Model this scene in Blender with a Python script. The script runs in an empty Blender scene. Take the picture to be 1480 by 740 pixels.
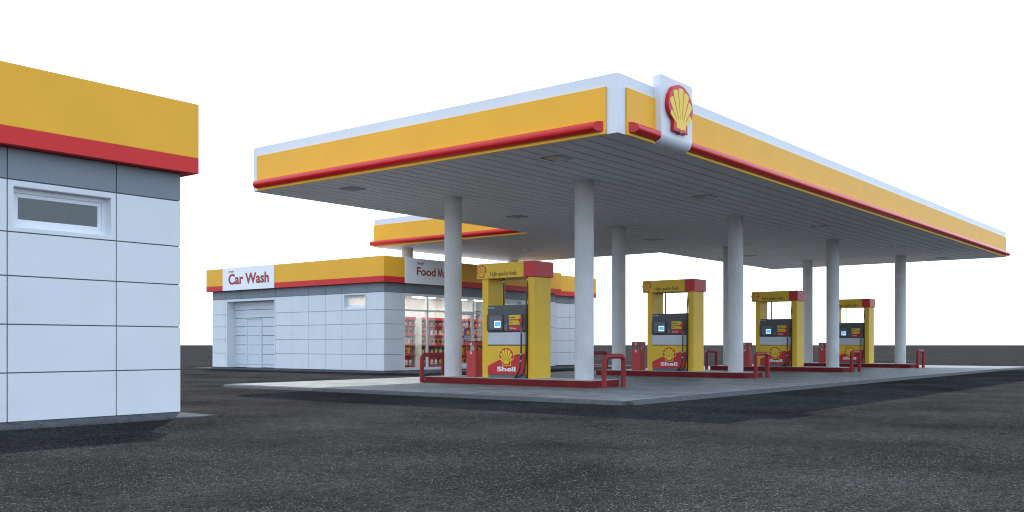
import bpy, bmesh, math, random
from mathutils import Vector, Matrix
random.seed(7)
R = math.radians
S = bpy.context.scene
COL = S.collection

# ------------------------------------------------------------------ camera, sky, sun, exposure
EYE = 1.09
cd = bpy.data.cameras.new('camera'); cam = bpy.data.objects.new('camera', cd); COL.objects.link(cam)
cam.location = (-15.306, -9.688, EYE)
cam.rotation_euler = (R(90), 0, R(38.64 - 90))
cd.sensor_width = 36; cd.lens = 33.67; cd.shift_y = 0.0868
cd.clip_start = 0.1; cd.clip_end = 9000
S.camera = cam
S.cycles.filter_width = 1.1
S.render.resolution_x = 1024; S.render.resolution_y = 512

SUN_EL = R(51.7); AZ = Vector((0.6466, 0.7628)).normalized()      # horizontal direction towards the sun
w = bpy.data.worlds.new('World'); S.world = w; w.use_nodes = True
nt = w.node_tree; bg = nt.nodes['Background']
sky = nt.nodes.new('ShaderNodeTexSky'); sky.sky_type = 'NISHITA'; sky.sun_disc = False
sky.sun_elevation = SUN_EL; sky.sun_rotation = math.atan2(AZ.x, AZ.y)
sky.air_density = 1.0; sky.dust_density = 1.0; sky.ozone_density = 2.0; sky.altitude = 0
veil = nt.nodes.new('ShaderNodeVectorMath'); veil.operation = 'ADD'          # thin bright cloud veil over the whole sky
nt.links.new(sky.outputs[0], veil.inputs[0]); veil.inputs[1].default_value = (8.9, 10.4, 12.4)
nt.links.new(veil.outputs[0], bg.inputs[0]); bg.inputs[1].default_value = 0.10
sl = bpy.data.lights.new('sun', 'SUN'); sl.energy = 4.0; sl.angle = R(0.5); sl.color = (1, 0.95, 0.86)
so = bpy.data.objects.new('sun', sl); COL.objects.link(so)
sd = Vector((AZ.x*math.cos(SUN_EL), AZ.y*math.cos(SUN_EL), math.sin(SUN_EL)))
so.rotation_euler = (-sd).to_track_quat('-Z', 'Y').to_euler(); so.location = sd*60
S.view_settings.view_transform = 'Standard'; S.view_settings.look = 'None'
S.view_settings.exposure = 0.35; S.view_settings.gamma = 1

# ------------------------------------------------------------------ materials
def rgb(*c): return (*c, 1)
def mat(name, col, rough=0.5, amt=0.0, scale=8, bump=0.0, bscale=200, metal=0.0, spec=0.5, fine=0.0, fscale=120):
    m = bpy.data.materials.new(name); m.use_nodes = True
    n = m.node_tree.nodes; l = m.node_tree.links; b = n['Principled BSDF']
    b.inputs['Roughness'].default_value = rough; b.inputs['Metallic'].default_value = metal
    b.inputs['Specular IOR Level'].default_value = spec
    b.inputs['Base Color'].default_value = rgb(*col)
    tc = n.new('ShaderNodeTexCoord')
    last = None
    def layer(prev, sc, a, det):
        t = n.new('ShaderNodeTexNoise'); t.inputs['Scale'].default_value = sc; t.inputs['Detail'].default_value = det
        l.new(tc.outputs['Object'], t.inputs['Vector'])
        mr = n.new('ShaderNodeMapRange'); mr.inputs[1].default_value = 0.3; mr.inputs[2].default_value = 0.7
        mr.inputs[3].default_value = 1 - a; mr.inputs[4].default_value = 1 + a
        l.new(t.outputs[0], mr.inputs[0])
        vm = n.new('ShaderNodeVectorMath'); vm.operation = 'SCALE'
        if prev is None: vm.inputs[0].default_value = col
        else: l.new(prev, vm.inputs[0])
        l.new(mr.outputs[0], vm.inputs['Scale'])
        return vm.outputs[0]
    if amt: last = layer(last, scale, amt, 6)
    if fine: last = layer(last, fscale, fine, 2)
    if last: l.new(last, b.inputs['Base Color'])
    if bump:
        t = n.new('ShaderNodeTexNoise'); t.inputs['Scale'].default_value = bscale
        l.new(tc.outputs['Object'], t.inputs['Vector'])
        bp = n.new('ShaderNodeBump'); bp.inputs['Strength'].default_value = bump; bp.inputs['Distance'].default_value = 0.004
        l.new(t.outputs[0], bp.inputs['Height']); l.new(bp.outputs[0], b.inputs['Normal'])
    return m

def emis(name, col, st):
    m = bpy.data.materials.new(name); m.use_nodes = True
    b = m.node_tree.nodes['Principled BSDF']; b.inputs['Base Color'].default_value = rgb(*col)
    b.inputs['Emission Color'].default_value = rgb(*col); b.inputs['Emission Strength'].default_value = st
    return m

def glass_mat():
    m = bpy.data.materials.new('window_glass'); m.use_nodes = True
    n = m.node_tree.nodes; l = m.node_tree.links; n.remove(n['Principled BSDF'])
    tr = n.new('ShaderNodeBsdfTransparent'); tr.inputs[0].default_value = (0.86, 0.9, 0.9, 1)
    gl = n.new('ShaderNodeBsdfGlossy'); gl.inputs['Roughness'].default_value = 0.02
    lw = n.new('ShaderNodeLayerWeight'); lw.inputs[0].default_value = 0.5
    fr = n.new('ShaderNodeMath'); fr.operation = 'POWER'; fr.inputs[1].default_value = 4.0; l.new(lw.outputs['Facing'], fr.inputs[0])
    mul = n.new('ShaderNodeMath'); mul.operation = 'MULTIPLY_ADD'; mul.inputs[1].default_value = 0.9; mul.inputs[2].default_value = 0.055
    mx = n.new('ShaderNodeMixShader'); l.new(fr.outputs[0], mul.inputs[0]); l.new(mul.outputs[0], mx.inputs[0])
    l.new(tr.outputs[0], mx.inputs[1]); l.new(gl.outputs[0], mx.inputs[2]); l.new(mx.outputs[0], n['Material Output'].inputs[0])
    return m

def asphalt_mat():
    m = bpy.data.materials.new('asphalt'); m.use_nodes = True
    n = m.node_tree.nodes; l = m.node_tree.links; b = n['Principled BSDF']
    tc = n.new('ShaderNodeTexCoord')
    def noise(sc, det=4, rough=0.6):
        t = n.new('ShaderNodeTexNoise'); t.inputs['Scale'].default_value = sc; t.inputs['Detail'].default_value = det
        t.inputs['Roughness'].default_value = rough; l.new(tc.outputs['Object'], t.inputs['Vector']); return t
    def ramp(src, a, b_, ca, cb):
        r = n.new('ShaderNodeMapRange'); r.inputs[1].default_value = a; r.inputs[2].default_value = b_
        r.inputs[3].default_value = ca; r.inputs[4].default_value = cb; l.new(src, r.inputs[0]); return r.outputs[0]
    big = ramp(noise(0.35, 5).outputs[0], 0.32, 0.68, 0.58, 1.42)
    mid = ramp(noise(9, 6, 0.85).outputs[0], 0.36, 0.64, 0.55, 1.45)
    grain = ramp(noise(48, 4, 0.85).outputs[0], 0.37, 0.63, 0.1, 1.9)
    v = n.new('ShaderNodeTexVoronoi'); v.inputs['Scale'].default_value = 70; l.new(tc.outputs['Object'], v.inputs['Vector'])
    sep = n.new('ShaderNodeSeparateColor'); l.new(v.outputs['Color'], sep.inputs[0])
    near = ramp(v.outputs['Distance'], 0.25, 0.45, 1, 0)
    pick = ramp(sep.outputs[0], 0.86, 1.0, 0, 1)
    sp = n.new('ShaderNodeMath'); sp.operation = 'MULTIPLY'; l.new(near, sp.inputs[0]); l.new(pick, sp.inputs[1])
    sp0 = sp; sp = n.new('ShaderNodeMath'); sp.operation = 'MULTIPLY'; l.new(sp0.outputs[0], sp.inputs[0]); l.new(ramp(noise(0.9, 4).outputs[0], 0.35, 0.65, 0.45, 1.6), sp.inputs[1])
    m1 = n.new('ShaderNodeMath'); m1.operation = 'MULTIPLY'; l.new(big, m1.inputs[0]); l.new(mid, m1.inputs[1])
    m2 = n.new('ShaderNodeMath'); m2.operation = 'MULTIPLY'; l.new(m1.outputs[0], m2.inputs[0]); l.new(grain, m2.inputs[1])
    m3 = n.new('ShaderNodeMath'); m3.operation = 'MULTIPLY_ADD'; l.new(sp.outputs[0], m3.inputs[0]); m3.inputs[1].default_value = 9.0; l.new(m2.outputs[0], m3.inputs[2])
    vm = n.new('ShaderNodeVectorMath'); vm.operation = 'SCALE'; vm.inputs[0].default_value = (0.0256, 0.0254, 0.0254); l.new(m3.outputs[0], vm.inputs['Scale'])
    l.new(vm.outputs[0], b.inputs['Base Color']); b.inputs['Roughness'].default_value = 1.0; b.inputs['Specular IOR Level'].default_value = 0.0
    bp = n.new('ShaderNodeBump'); bp.inputs['Strength'].default_value = 0.5; bp.inputs['Distance'].default_value = 0.006
    l.new(grain, bp.inputs['Height']); l.new(bp.outputs[0], b.inputs['Normal'])
    return m

def paver_mat():
    m = bpy.data.materials.new('concrete_pavers'); m.use_nodes = True
    n = m.node_tree.nodes; l = m.node_tree.links; b = n['Principled BSDF']
    tc = n.new('ShaderNodeTexCoord')
    br = n.new('ShaderNodeTexBrick'); br.inputs['Scale'].default_value = 1.0
    br.inputs['Brick Width'].default_value = 0.8; br.inputs['Row Height'].default_value = 0.4
    br.inputs['Mortar Size'].default_value = 0.018; br.inputs['Mortar Smooth'].default_value = 0.3
    br.inputs['Color1'].default_value = (0.235, 0.24, 0.235, 1); br.inputs['Color2'].default_value = (0.15, 0.155, 0.155, 1)
    br.inputs['Mortar'].default_value = (0.035, 0.035, 0.036, 1)
    mp = n.new('ShaderNodeMapping'); mp.inputs['Rotation'].default_value = (0, 0, R(90))
    l.new(tc.outputs['Object'], mp.inputs[0]); l.new(mp.outputs[0], br.inputs['Vector'])
    t = n.new('ShaderNodeTexNoise'); t.inputs['Scale'].default_value = 1.6; t.inputs['Detail'].default_value = 8; t.inputs['Roughness'].default_value = 0.7
    l.new(tc.outputs['Object'], t.inputs['Vector'])
    mr = n.new('ShaderNodeMapRange'); mr.inputs[1].default_value = 0.3; mr.inputs[2].default_value = 0.7; mr.inputs[3].default_value = 0.78; mr.inputs[4].default_value = 1.15
    l.new(t.outputs[0], mr.inputs[0])
    vm = n.new('ShaderNodeVectorMath'); vm.operation = 'SCALE'; l.new(br.outputs[0], vm.inputs[0]); l.new(mr.outputs[0], vm.inputs['Scale'])
    l.new(vm.outputs[0], b.inputs['Base Color'])
    rr = n.new('ShaderNodeMapRange'); rr.inputs[1].default_value = 0.3; rr.inputs[2].default_value = 0.7; rr.inputs[3].default_value = 0.5; rr.inputs[4].default_value = 0.75
    l.new(t.outputs[0], rr.inputs[0]); l.new(rr.outputs[0], b.inputs['Roughness'])
    b.inputs['Specular IOR Level'].default_value = 0.14
    bp = n.new('ShaderNodeBump'); bp.inputs['Strength'].default_value = 0.3; bp.inputs['Distance'].default_value = 0.004
    l.new(br.outputs['Fac'], bp.inputs['Height']); bp.invert = True; l.new(bp.outputs[0], b.inputs['Normal'])
    return m

K = dict(
 asphalt=asphalt_mat(), paver=paver_mat(),
 kerb=mat('kerb_concrete', (0.088, 0.09, 0.093), 0.95, 0.15, 5, 0.3, 90, fine=0.25, fscale=60, spec=0.08),
 apron=mat('apron_concrete', (0.085, 0.088, 0.093), 1.0, 0.2, 4, 0.3, 90, fine=0.35, fscale=30, spec=0.0),
 panel=mat('white_wall_panel', (0.68, 0.695, 0.715), 0.6, 0.03, 1.2, 0.15, 300, spec=0.35, fine=0.03),
 grey=mat('grey_wall_panel', (0.21, 0.235, 0.26), 0.6, 0.05, 1.5, 0.15, 300, spec=0.35, fine=0.05),
 joint=mat('dark_wall_joint', (0.14, 0.155, 0.17), 0.9, 0.1, 4),
 yellow=mat('yellow_fascia_paint', (0.86, 0.43, 0.032), 0.5, 0.03, 1.0, spec=0.25, fine=0.03),
 red=mat('red_fascia_paint', (0.64, 0.024, 0.024), 0.5, 0.03, 1.0, spec=0.3, fine=0.03),
 tube=mat('glossy_red_tube', (0.55, 0.006, 0.009), 0.28, 0.02, 2.0, spec=0.35),
 rim=mat('white_fascia_metal', (0.68, 0.70, 0.73), 0.4, 0.03, 0.8, spec=0.4, fine=0.02),
 soffit=mat('soffit_metal', (0.69, 0.71, 0.735), 0.5, 0.05, 0.8, spec=0.3),
 column=mat('pale_concrete_column', (0.60, 0.60, 0.60), 0.7, 0.06, 1.6, 0.3, 120, spec=0.2, fine=0.13, fscale=60),
 redc=mat('weathered_red_paint', (0.17, 0.018, 0.02), 0.8, 0.18, 3.0, 0.2, 150, spec=0.12, fine=0.15, fscale=50),
 redh=mat('red_bollard_paint', (0.26, 0.022, 0.026), 0.55, 0.12, 4.0, 0.2, 150, spec=0.25, fine=0.1, fscale=50),
 island=mat('island_top_concrete', (0.42, 0.42, 0.41), 0.8, 0.15, 3.0, 0.2, 150, fine=0.1),
 pyel=mat('pump_yellow', (0.78, 0.48, 0.018), 0.45, 0.04, 2.0, spec=0.4, fine=0.03),
 pred=mat('pump_red', (0.55, 0.018, 0.02), 0.4, 0.04, 2.0, spec=0.4),
 binr=mat('bin_red', (0.50, 0.035, 0.035), 0.45, 0.12, 3.0, spec=0.4, fine=0.06),
 dark=mat('dark_grey_plastic', (0.078, 0.083, 0.092), 0.45, 0.1, 6.0, spec=0.4),
 mid=mat('mid_grey_plastic', (0.135, 0.142, 0.155), 0.45, 0.1, 6.0, spec=0.4),
 black=mat('black_rubber', (0.012, 0.012, 0.014), 0.4, spec=0.5),
 steel=mat('brushed_steel_panel', (0.48, 0.50, 0.54), 0.4, 0.05, 3.0, metal=0.25, fine=0.05),
 white=mat('white_print', (0.8, 0.8, 0.8), 0.5),
 board=mat('white_sign_board', (0.84, 0.85, 0.86), 0.4, 0.02, 1.0),
 sred=mat('sign_lettering_red', (0.36, 0.02, 0.03), 0.5),
 ink=mat('black_print', (0.02, 0.02, 0.02), 0.5),
 eyel=mat('emblem_yellow', (0.85, 0.58, 0.03), 0.4, spec=0.4),
 screen=emis('lit_screen_blue', (0.06, 0.30, 0.75), 1.0),
 screenw=emis('lit_screen_white', (0.75, 0.85, 0.95), 0.8),
 frame=mat('white_window_frame', (0.72, 0.74, 0.77), 0.35, 0.02, 3),
 alu=mat('aluminium_frame', (0.42, 0.44, 0.46), 0.4, 0.03, 3, metal=0.3),
 glass=glass_mat(),
 door=mat('roller_door_paint', (0.60, 0.63, 0.68), 0.45, 0.04, 2.0, fine=0.03),
 inner=mat('interior_plaster', (0.68, 0.66, 0.63), 0.8, 0.03, 2),
 floor=mat('interior_floor_tile', (0.45, 0.43, 0.40), 0.3, 0.05, 2),
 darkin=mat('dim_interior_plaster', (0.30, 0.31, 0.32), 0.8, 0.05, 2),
 roof=mat('roof_membrane', (0.30, 0.30, 0.31), 0.9, 0.1, 1.5),
 shelf=mat('red_shelf_metal', (0.5, 0.02, 0.025), 0.4, 0.03, 2),
 reflector=mat('lamp_reflector', (0.5, 0.5, 0.5), 0.3, metal=0.5),
 lampframe=mat('lamp_frame_metal', (0.25, 0.26, 0.27), 0.5, metal=0.3),
 bagw=mat('white_bag_film', (0.85, 0.84, 0.83), 0.35), bagr=mat('red_bag_film', (0.6, 0.03, 0.03), 0.35),
 bagk=mat('dark_bag_film', (0.03, 0.035, 0.03), 0.35), bagy=mat('yellow_bag_film', (0.85, 0.55, 0.04), 0.35),
 bago=mat('orange_bag_film', (0.8, 0.25, 0.03), 0.35), bagb=mat('blue_print', (0.03, 0.06, 0.35), 0.4),
)

# ------------------------------------------------------------------ mesh helpers
class MB:
    def __init__(s): s.v = []; s.f = []; s.sm = []
    def add(s, vs, fs, smooth=False):
        o = len(s.v); s.v += [tuple(a) for a in vs]
        for f in fs: s.f.append([o+i for i in f]); s.sm.append(smooth)
        return s
    def box(s, x0, x1, y0, y1, z0, z1):
        if x0 > x1: x0, x1 = x1, x0
        if y0 > y1: y0, y1 = y1, y0
        if z0 > z1: z0, z1 = z1, z0
        return s.add([(x0,y0,z0),(x1,y0,z0),(x1,y1,z0),(x0,y1,z0),(x0,y0,z1),(x1,y0,z1),(x1,y1,z1),(x0,y1,z1)],
              [(0,3,2,1),(4,5,6,7),(0,1,5,4),(1,2,6,5),(2,3,7,6),(3,0,4,7)])
    def prism(s, pts, fn, d0, d1, smooth=False):     # pts: polygon in (u,v); fn(u,v,d) -> xyz
        n = len(pts)
        s.add([fn(u, v, d0) for u, v in pts] + [fn(u, v, d1) for u, v in pts],
              [tuple(range(n)), tuple(range(2*n-1, n-1, -1))] + [(i, (i+1) % n, n+(i+1) % n, n+i) for i in range(n)])
        return s
    def ring(s, o, i, fn, d0, d1):                   # rectangular frame o=(u0,u1,v0,v1) around i
        O = [(o[0],o[2]),(o[1],o[2]),(o[1],o[3]),(o[0],o[3])]; I = [(i[0],i[2]),(i[1],i[2]),(i[1],i[3]),(i[0],i[3])]
        vs = [fn(*p, d) for d in (d0, d1) for q in (O, I) for p in q]
        fs = []
        for k in range(4):
            j = (k+1) % 4
            fs += [(k, j, 4+j, 4+k), (8+k, 12+k, 12+j, 8+j), (k, 8+k, 8+j, j), (4+k, 4+j, 12+j, 12+k)]
        return s.add(vs, fs)
    def tube(s, pts, r, seg=16, cap=True, rs=None):
        P = [Vector(p) for p in pts]; n = len(P); rows = []
        up = None
        for i in range(n):
            t = (P[min(i+1, n-1)] - P[max(i-1, 0)]).normalized()
            if up is None:
                a = Vector((0, 0, 1)) if abs(t.z) < 0.9 else Vector((1, 0, 0)); up = (a - t*a.dot(t)).normalized()
            else: up = (up - t*up.dot(t)).normalized()
            b = t.cross(up); rr = rs[i] if rs else r
            rows.append([P[i] + (up*math.cos(2*math.pi*k/seg) + b*math.sin(2*math.pi*k/seg))*rr for k in range(seg)])
        vs = [v for row in rows for v in row]
        fs = [(i*seg+k, i*seg+(k+1) % seg, (i+1)*seg+(k+1) % seg, (i+1)*seg+k) for i in range(n-1) for k in range(seg)]
        s.add(vs, fs, True)
        if cap: s.add(rows[0], [tuple(range(seg))]); s.add(rows[-1], [tuple(range(seg))])
        return s
    def build(s, name, m, parent=None, bevel=0, loc=None):
        me = bpy.data.meshes.new(name); me.from_pydata(s.v, [], s.f)
        me.polygons.foreach_set('use_smooth', s.sm)
        bm = bmesh.new(); bm.from_mesh(me); bmesh.ops.recalc_face_normals(bm, faces=bm.faces); bm.to_mesh(me); bm.free()
        for mm in (m if isinstance(m, list) else [m]): me.materials.append(mm)
        o = bpy.data.objects.new(name, me); COL.objects.link(o)
        if parent: o.parent = parent
        if loc: o.location = loc
        if bevel:
            b = o.modifiers.new('bevel', 'BEVEL'); b.width = bevel; b.segments = 2; b.limit_method = 'ANGLE'; b.angle_limit = R(40)
        return o

def thing(name, label, cat, loc=(0, 0, 0), group=None):
    o = bpy.data.objects.new(name, None); COL.objects.link(o); o.location = loc; o.empty_display_size = 0.3
    o['label'] = label; o['category'] = cat
    if group: o['group'] = group
    return o
def tag(o, label, cat, group=None):
    o['label'] = label; o['category'] = cat
    if group: o['group'] = group
    return o
def struct(o): o['kind'] = 'structure'; return o
def copy_tree(o, parent=None):
    c = o.copy(); COL.objects.link(c)
    if parent: c.parent = parent
    for ch in [k for k in KIDS.get(o.name, [])]: copy_tree(ch, c)
    return c
KIDS = {}
def snap():
    KIDS.clear()
    for o in bpy.data.objects:
        if o.parent: KIDS.setdefault(o.parent.name, []).append(o)

# plane maps: u,v on the wall, d = distance outwards
def face_my(Y, flip=False): return lambda u, v, d: (u, Y-d, v)          # faces -y, u=+x is to the reader's right
def face_mx(X): return lambda u, v, d: (X-d, -u, v)                     # faces -x, u=-y is to the reader's right
def face_px(X): return lambda u, v, d: (X+d, u, v)
def face_py(Y): return lambda u, v, d: (-u, Y+d, v)

def text(body, name, m, fn, u, v, h, wd=None, d=0.002, t=0.004, bold=0.0, parent=None, xs=1.0, fnt=None):
    cu = bpy.data.curves.new(name, 'FONT'); cu.body = body; cu.size = 1; cu.offset = bold; cu.resolution_u = 4
    ob = bpy.data.objects.new(name, cu); COL.objects.link(ob)
    dg = bpy.context.evaluated_depsgraph_get(); me = bpy.data.meshes.new_from_object(ob.evaluated_get(dg))
    bpy.data.objects.remove(ob); bpy.data.curves.remove(cu)
    vs = [p.co.copy() for p in me.vertices]; fs = [list(p.vertices) for p in me.polygons]
    x0 = min(p.x for p in vs); x1 = max(p.x for p in vs); sc = h/0.729    # capital height of the built-in font
    sx = wd/(x1-x0) if wd else sc*xs
    bpy.data.meshes.remove(me)
    vv = [fn(u+(p.x-x0)*sx, v+p.y*sc, d+t) for p in vs]
    M = MB().add(vv, fs)
    # side walls so that the letters have real thickness
    from collections import Counter
    ec = Counter(); 
    for f in fs:
        for a, b in zip(f, f[1:]+f[:1]): ec[(min(a, b), max(a, b))] += 1
    bd = [e for e, c in ec.items() if c == 1]
    base = [fn(u+(p.x-x0)*sx, v+p.y*sc, d-0.001) for p in vs]
    n = len(vs); M.add(vv + base, [(a, b, n+b, n+a) for a, b in bd])
    me = bpy.data.meshes.new(name); me.from_pydata(M.v, [], M.f); me.materials.append(m)
    o = bpy.data.objects.new(name, me); COL.objects.link(o)
    if parent: o.parent = parent
    return o

# scallop shell emblem: unit width, v from 0 (bottom) to 0.94
def shell_outline(off=0.0, n=44):
    pts = []
    for i in range(n+1):
        a = R(-10) + R(200)*i/n
        wob = 1 + 0.008*math.cos(a*14)
        pts.append(((0.5+off)*wob*math.cos(a), 0.49+(0.45+off)*wob*math.sin(a)))
    L = [(-0.455-off, 0.345-off*0.5), (-0.27-off, 0.205-off*0.3), (-0.285-off, -off), (-0.075, -off*0.9), (0, -0.035-off), (0.075, -off*0.9), (0.285+off, -off), (0.27+off, 0.205-off*0.3), (0.455+off, 0.345-off*0.5)]
    return pts + L
def shell_ribs(gs=1.3):
    out = []
    O = (0, 0.03); st = 16.6; th = [-3.5*st + st*k for k in range(8)]
    def inside(x, y): return (x/0.425)**2 + ((y-0.50)/0.375)**2 <= 1
    for k in range(7):
        mid = R((th[k]+th[k+1])/2); hw0 = R(st/2)
        r1 = max(i*0.005 for i in range(20, 200) if inside(math.sin(mid)*i*0.005*0.999, O[1]+math.cos(mid)*i*0.005))
        r0 = 0.17; gap0, gap1 = 0.006*gs, 0.014*gs
        wl0 = hw0*r0-gap0; wl1 = hw0*r1-gap1
        ax = (math.sin(mid), math.cos(mid)); nx = (math.cos(mid), -math.sin(mid))
        def Q(r, wd): return (O[0]+ax[0]*r+nx[0]*wd, O[1]+ax[1]*r+nx[1]*wd)
        out.append([Q(r0, -wl0), Q(r1-0.035, -wl1), Q(r1-0.01, -wl1*0.7), Q(r1, 0), Q(r1-0.01, wl1*0.7), Q(r1-0.035, wl1), Q(r0, wl0)])
    out.append([(-0.185, 0.065), (-0.05, 0.065), (0, 0.03), (0.05, 0.065), (0.185, 0.065), (0.175, 0.19), (0.19, 0.235), (0.12, 0.235), (0.06, 0.25), (0, 0.255), (-0.06, 0.25), (-0.12, 0.235), (-0.19, 0.235), (-0.175, 0.19)])
    return out
def emblem(fn, cu, cv, size, d0, t, parent, mred, myel, halo=None, gs=1.3):
    f = lambda u, v, d: fn(cu+u*size, cv+v*size, d)
    if halo: MB().prism(shell_outline(0.045), f, d0, d0+0.002).build('emblem_rim', halo, parent); d0 += 0.002
    e = MB().prism(shell_outline(), f, d0, d0+t).build('emblem', mred, parent, bevel=0.012 if t > 0.03 else 0)
    M = MB()
    for k, r in enumerate(shell_ribs(gs)): M.prism(r, f, d0+t*0.9, d0+t+0.004+0.0006*(k % 3) + (0.0022 if k == 7 else 0))
    y = M.build('emblem_ribs', myel, parent)
    return e

def sub_rects(us, vs): return [(a, b, c, d) for a, b in zip(us, us[1:]) for c, d in zip(vs, vs[1:])]
def slab(M, fn, rect, holes, d0, d1):
    us = sorted({rect[0], rect[1], *[h[k] for h in holes for k in (0, 1)]}); vs = sorted({rect[2], rect[3], *[h[k] for h in holes for k in (2, 3)]})
    for a, b, c, d in sub_rects(us, vs):
        mu, mv = (a+b)/2, (c+d)/2
        if any(h[0] < mu < h[1] and h[2] < mv < h[3] for h in holes): continue
        if not (rect[0] < mu < rect[1] and rect[2] < mv < rect[3]): continue
        M.prism([(a, c), (b, c), (b, d), (a, d)], fn, d0, d1)
    return M
G = 0.016
def panels(M, fn, us, vs, holes=(), d1=0.02):
    for a, b, c, d in sub_rects(us, vs):
        o = (a+G/2, b-G/2, c+G/2, d-G/2); mu, mv = (a+b)/2, (c+d)/2
        hs = [h for h in holes if h[0] < b-1e-4 and h[1] > a+1e-4 and h[2] < d-1e-4 and h[3] > c+1e-4]
        if not hs: M.prism([(o[0], o[2]), (o[1], o[2]), (o[1], o[3]), (o[0], o[3])], fn, 0, d1); continue
        h = hs[0]
        if h[0] <= a+0.02 and h[1] >= b-0.02 and h[2] <= c+0.02 and h[3] >= d-0.02: continue
        i = (max(h[0], o[0]), min(h[1], o[1]), max(h[2], o[2]), min(h[3], o[3]))
        if i[0] > o[0] and i[1] < o[1] and i[2] > o[2] and i[3] < o[3]: M.ring(o, i, fn, 0, d1)
        else: slab(M, fn, o, [i], 0, d1)
    return M

# ------------------------------------------------------------------ ground, forecourt pad, kerbs, aprons
gm = MB().add([(-4000, -4000, 0), (4000, -4000, 0), (4000, 4000, 0), (-4000, 4000, 0)], [(0, 1, 2, 3)])
struct(gm.build('ground', K['asphalt']))
PX0, PX1, PY0, PY1, PZ = -0.42, 35.2, -0.42, 11.65, 0.07
struct(MB().box(PX0+0.0, PX1, PY0, PY1, -0.05, PZ).build('forecourt_pavement', K['paver']))
def kerb_run(p0, p1, out, length, name, top=PZ+0.001, wtop=0.13, wbase=0.24):
    p0 = Vector((*p0, 0)); p1 = Vector((*p1, 0)); t = (p1-p0).normalized(); o = Vector((*out, 0)); L = (p1-p0).length
    M = MB(); k = max(1, round(L/length))
    for i in range(k):
        a = p0 + t*(L*i/k+0.004); b = p0 + t*(L*(i+1)/k-0.004)
        prof = [(0, -0.05), (0, top), (wtop, top-0.006), (wtop+0.03, top-0.02), (wbase, -0.05)]
        n = len(prof)
        M.add([q + o*x + Vector((0, 0, z)) for q in (a, b) for x, z in prof], [tuple(range(n)), tuple(range(2*n-1, n-1, -1))] + [(j, (j+1) % n, n+(j+1) % n, n+j) for j in range(n)])
    return struct(M.build(name, K['kerb']))
kerb_run((PX0, PY0-0.05), (PX0, PY1), (-1, 0), 1.42, 'forecourt_kerb')
kerb_run((PX0-0.0, PY0), (PX1, PY0), (0, -1), 1.42, 'forecourt_kerb')
kerb_run((PX1, PY0), (PX1, PY1), (1, 0), 1.42, 'forecourt_kerb')
kerb_run((PX0, PY1), (PX1, PY1), (0, 1), 1.42, 'forecourt_kerb')
def apron(x0, x1, y0, y1, e, top, name):
    lip = 0.022
    M = MB(); I = [(x0, y0), (x1, y0), (x1, y1), (x0, y1)]; O = [(x0-e, y0-e), (x1+e, y0-e), (x1+e, y1+e), (x0-e, y1+e)]
    vs = [(*p, top) for p in I] + [(*p, lip) for p in O] + [(*p, -0.03) for p in O]
    fs = [(0, 1, 2, 3)] + [(4+k, 4+(k+1) % 4, (k+1) % 4, k) for k in range(4)] + [(8+k, 8+(k+1) % 4, 4+(k+1) % 4, 4+k) for k in range(4)]
    return struct(M.add(vs, fs).build(name, K['apron']))

# ------------------------------------------------------------------ left building
LX0, LX1, LY0, LY1 = -13.75, -7.09, 3.32, 11.0
B0 = 0.07
apron(LX0, LX1, LY0, LY1, 0.38, B0, 'building_pavement')
lb = thing('wash_building', 'nearest building at the left edge, white panelled with tall yellow fascia and one narrow window', 'building', (-10.4, 7.1, 0))
def P(o, M, name, m, bevel=0):      # build in world coordinates, then parent keeping place
    ob = M.build(name, m, None, bevel); ob.parent = o; ob.location = -o.location; return ob
rows = [z+EYE for z in (-1.02, -0.37, 0.27, 0.91, 1.49, 2.18)]; rt = 2.60+EYE
hole = (-9.555, -8.195, 1.555+EYE, 2.10+EYE)
us = [-13.75, -12.72, -11.69, -10.66, -9.63, -8.12, -7.09]
T = 0.02
def fullwalls(x0, x1, y0, y1, rows, rt, us_front, vs_left, holes_front, holes_left, obj, mats=('panel', 'grey', 'joint'), gus=None, gvs=None, right=True, back=True):
    pw, pg, bk = MB(), MB(), MB()
    f = face_my(y0+T); panels(pw, f, us_front, rows, holes_front); panels(pg, f, gus or us_front, [rows[-1], rt], holes_front)
    slab(bk, f, (x0+T, x1-T, rows[0], rt), holes_front, -0.2, 0)
    g = face_mx(x0+T); panels(pw, g, vs_left, rows, holes_left); panels(pg, g, gvs or vs_left, [rows[-1], rt], holes_left)
    slab(bk, g, (-(y1-T), -(y0+T)-0.2, rows[0], rt), holes_left, -0.2, 0)
    n = max(1, round((y1-y0)/1.05)); h = face_px(x1-T); vv = [y0+(y1-y0)*i/n for i in range(n+1)]
    panels(pw, h, vv, rows); panels(pg, h, vv, [rows[-1], rt]); slab(bk, h, (y0+T+0.2, y1-T, rows[0], rt), [], -0.2, 0)
    n = max(1, round((x1-x0)/1.05)); h = face_py(y1-T); vv = [-x1+(x1-x0)*i/n for i in range(n+1)]
    panels(pw, h, vv, rows); panels(pg, h, vv, [rows[-1], rt]); slab(bk, h, (-x1+T+0.2, -x0-T-0.2, rows[0], rt), [], -0.2, 0)
    P(obj, bk, 'wall', K['joint']); P(obj, pw, 'wall_panels', K[mats[0]], 0.003); P(obj, pg, 'grey_panel_band', K[mats[1]], 0.003)
fullwalls(LX0, LX1, LY0, LY1, rows, rt, us, [-LY1 + (LY1-LY0)*i/7 for i in range(8)], [hole], [], lb)
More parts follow.
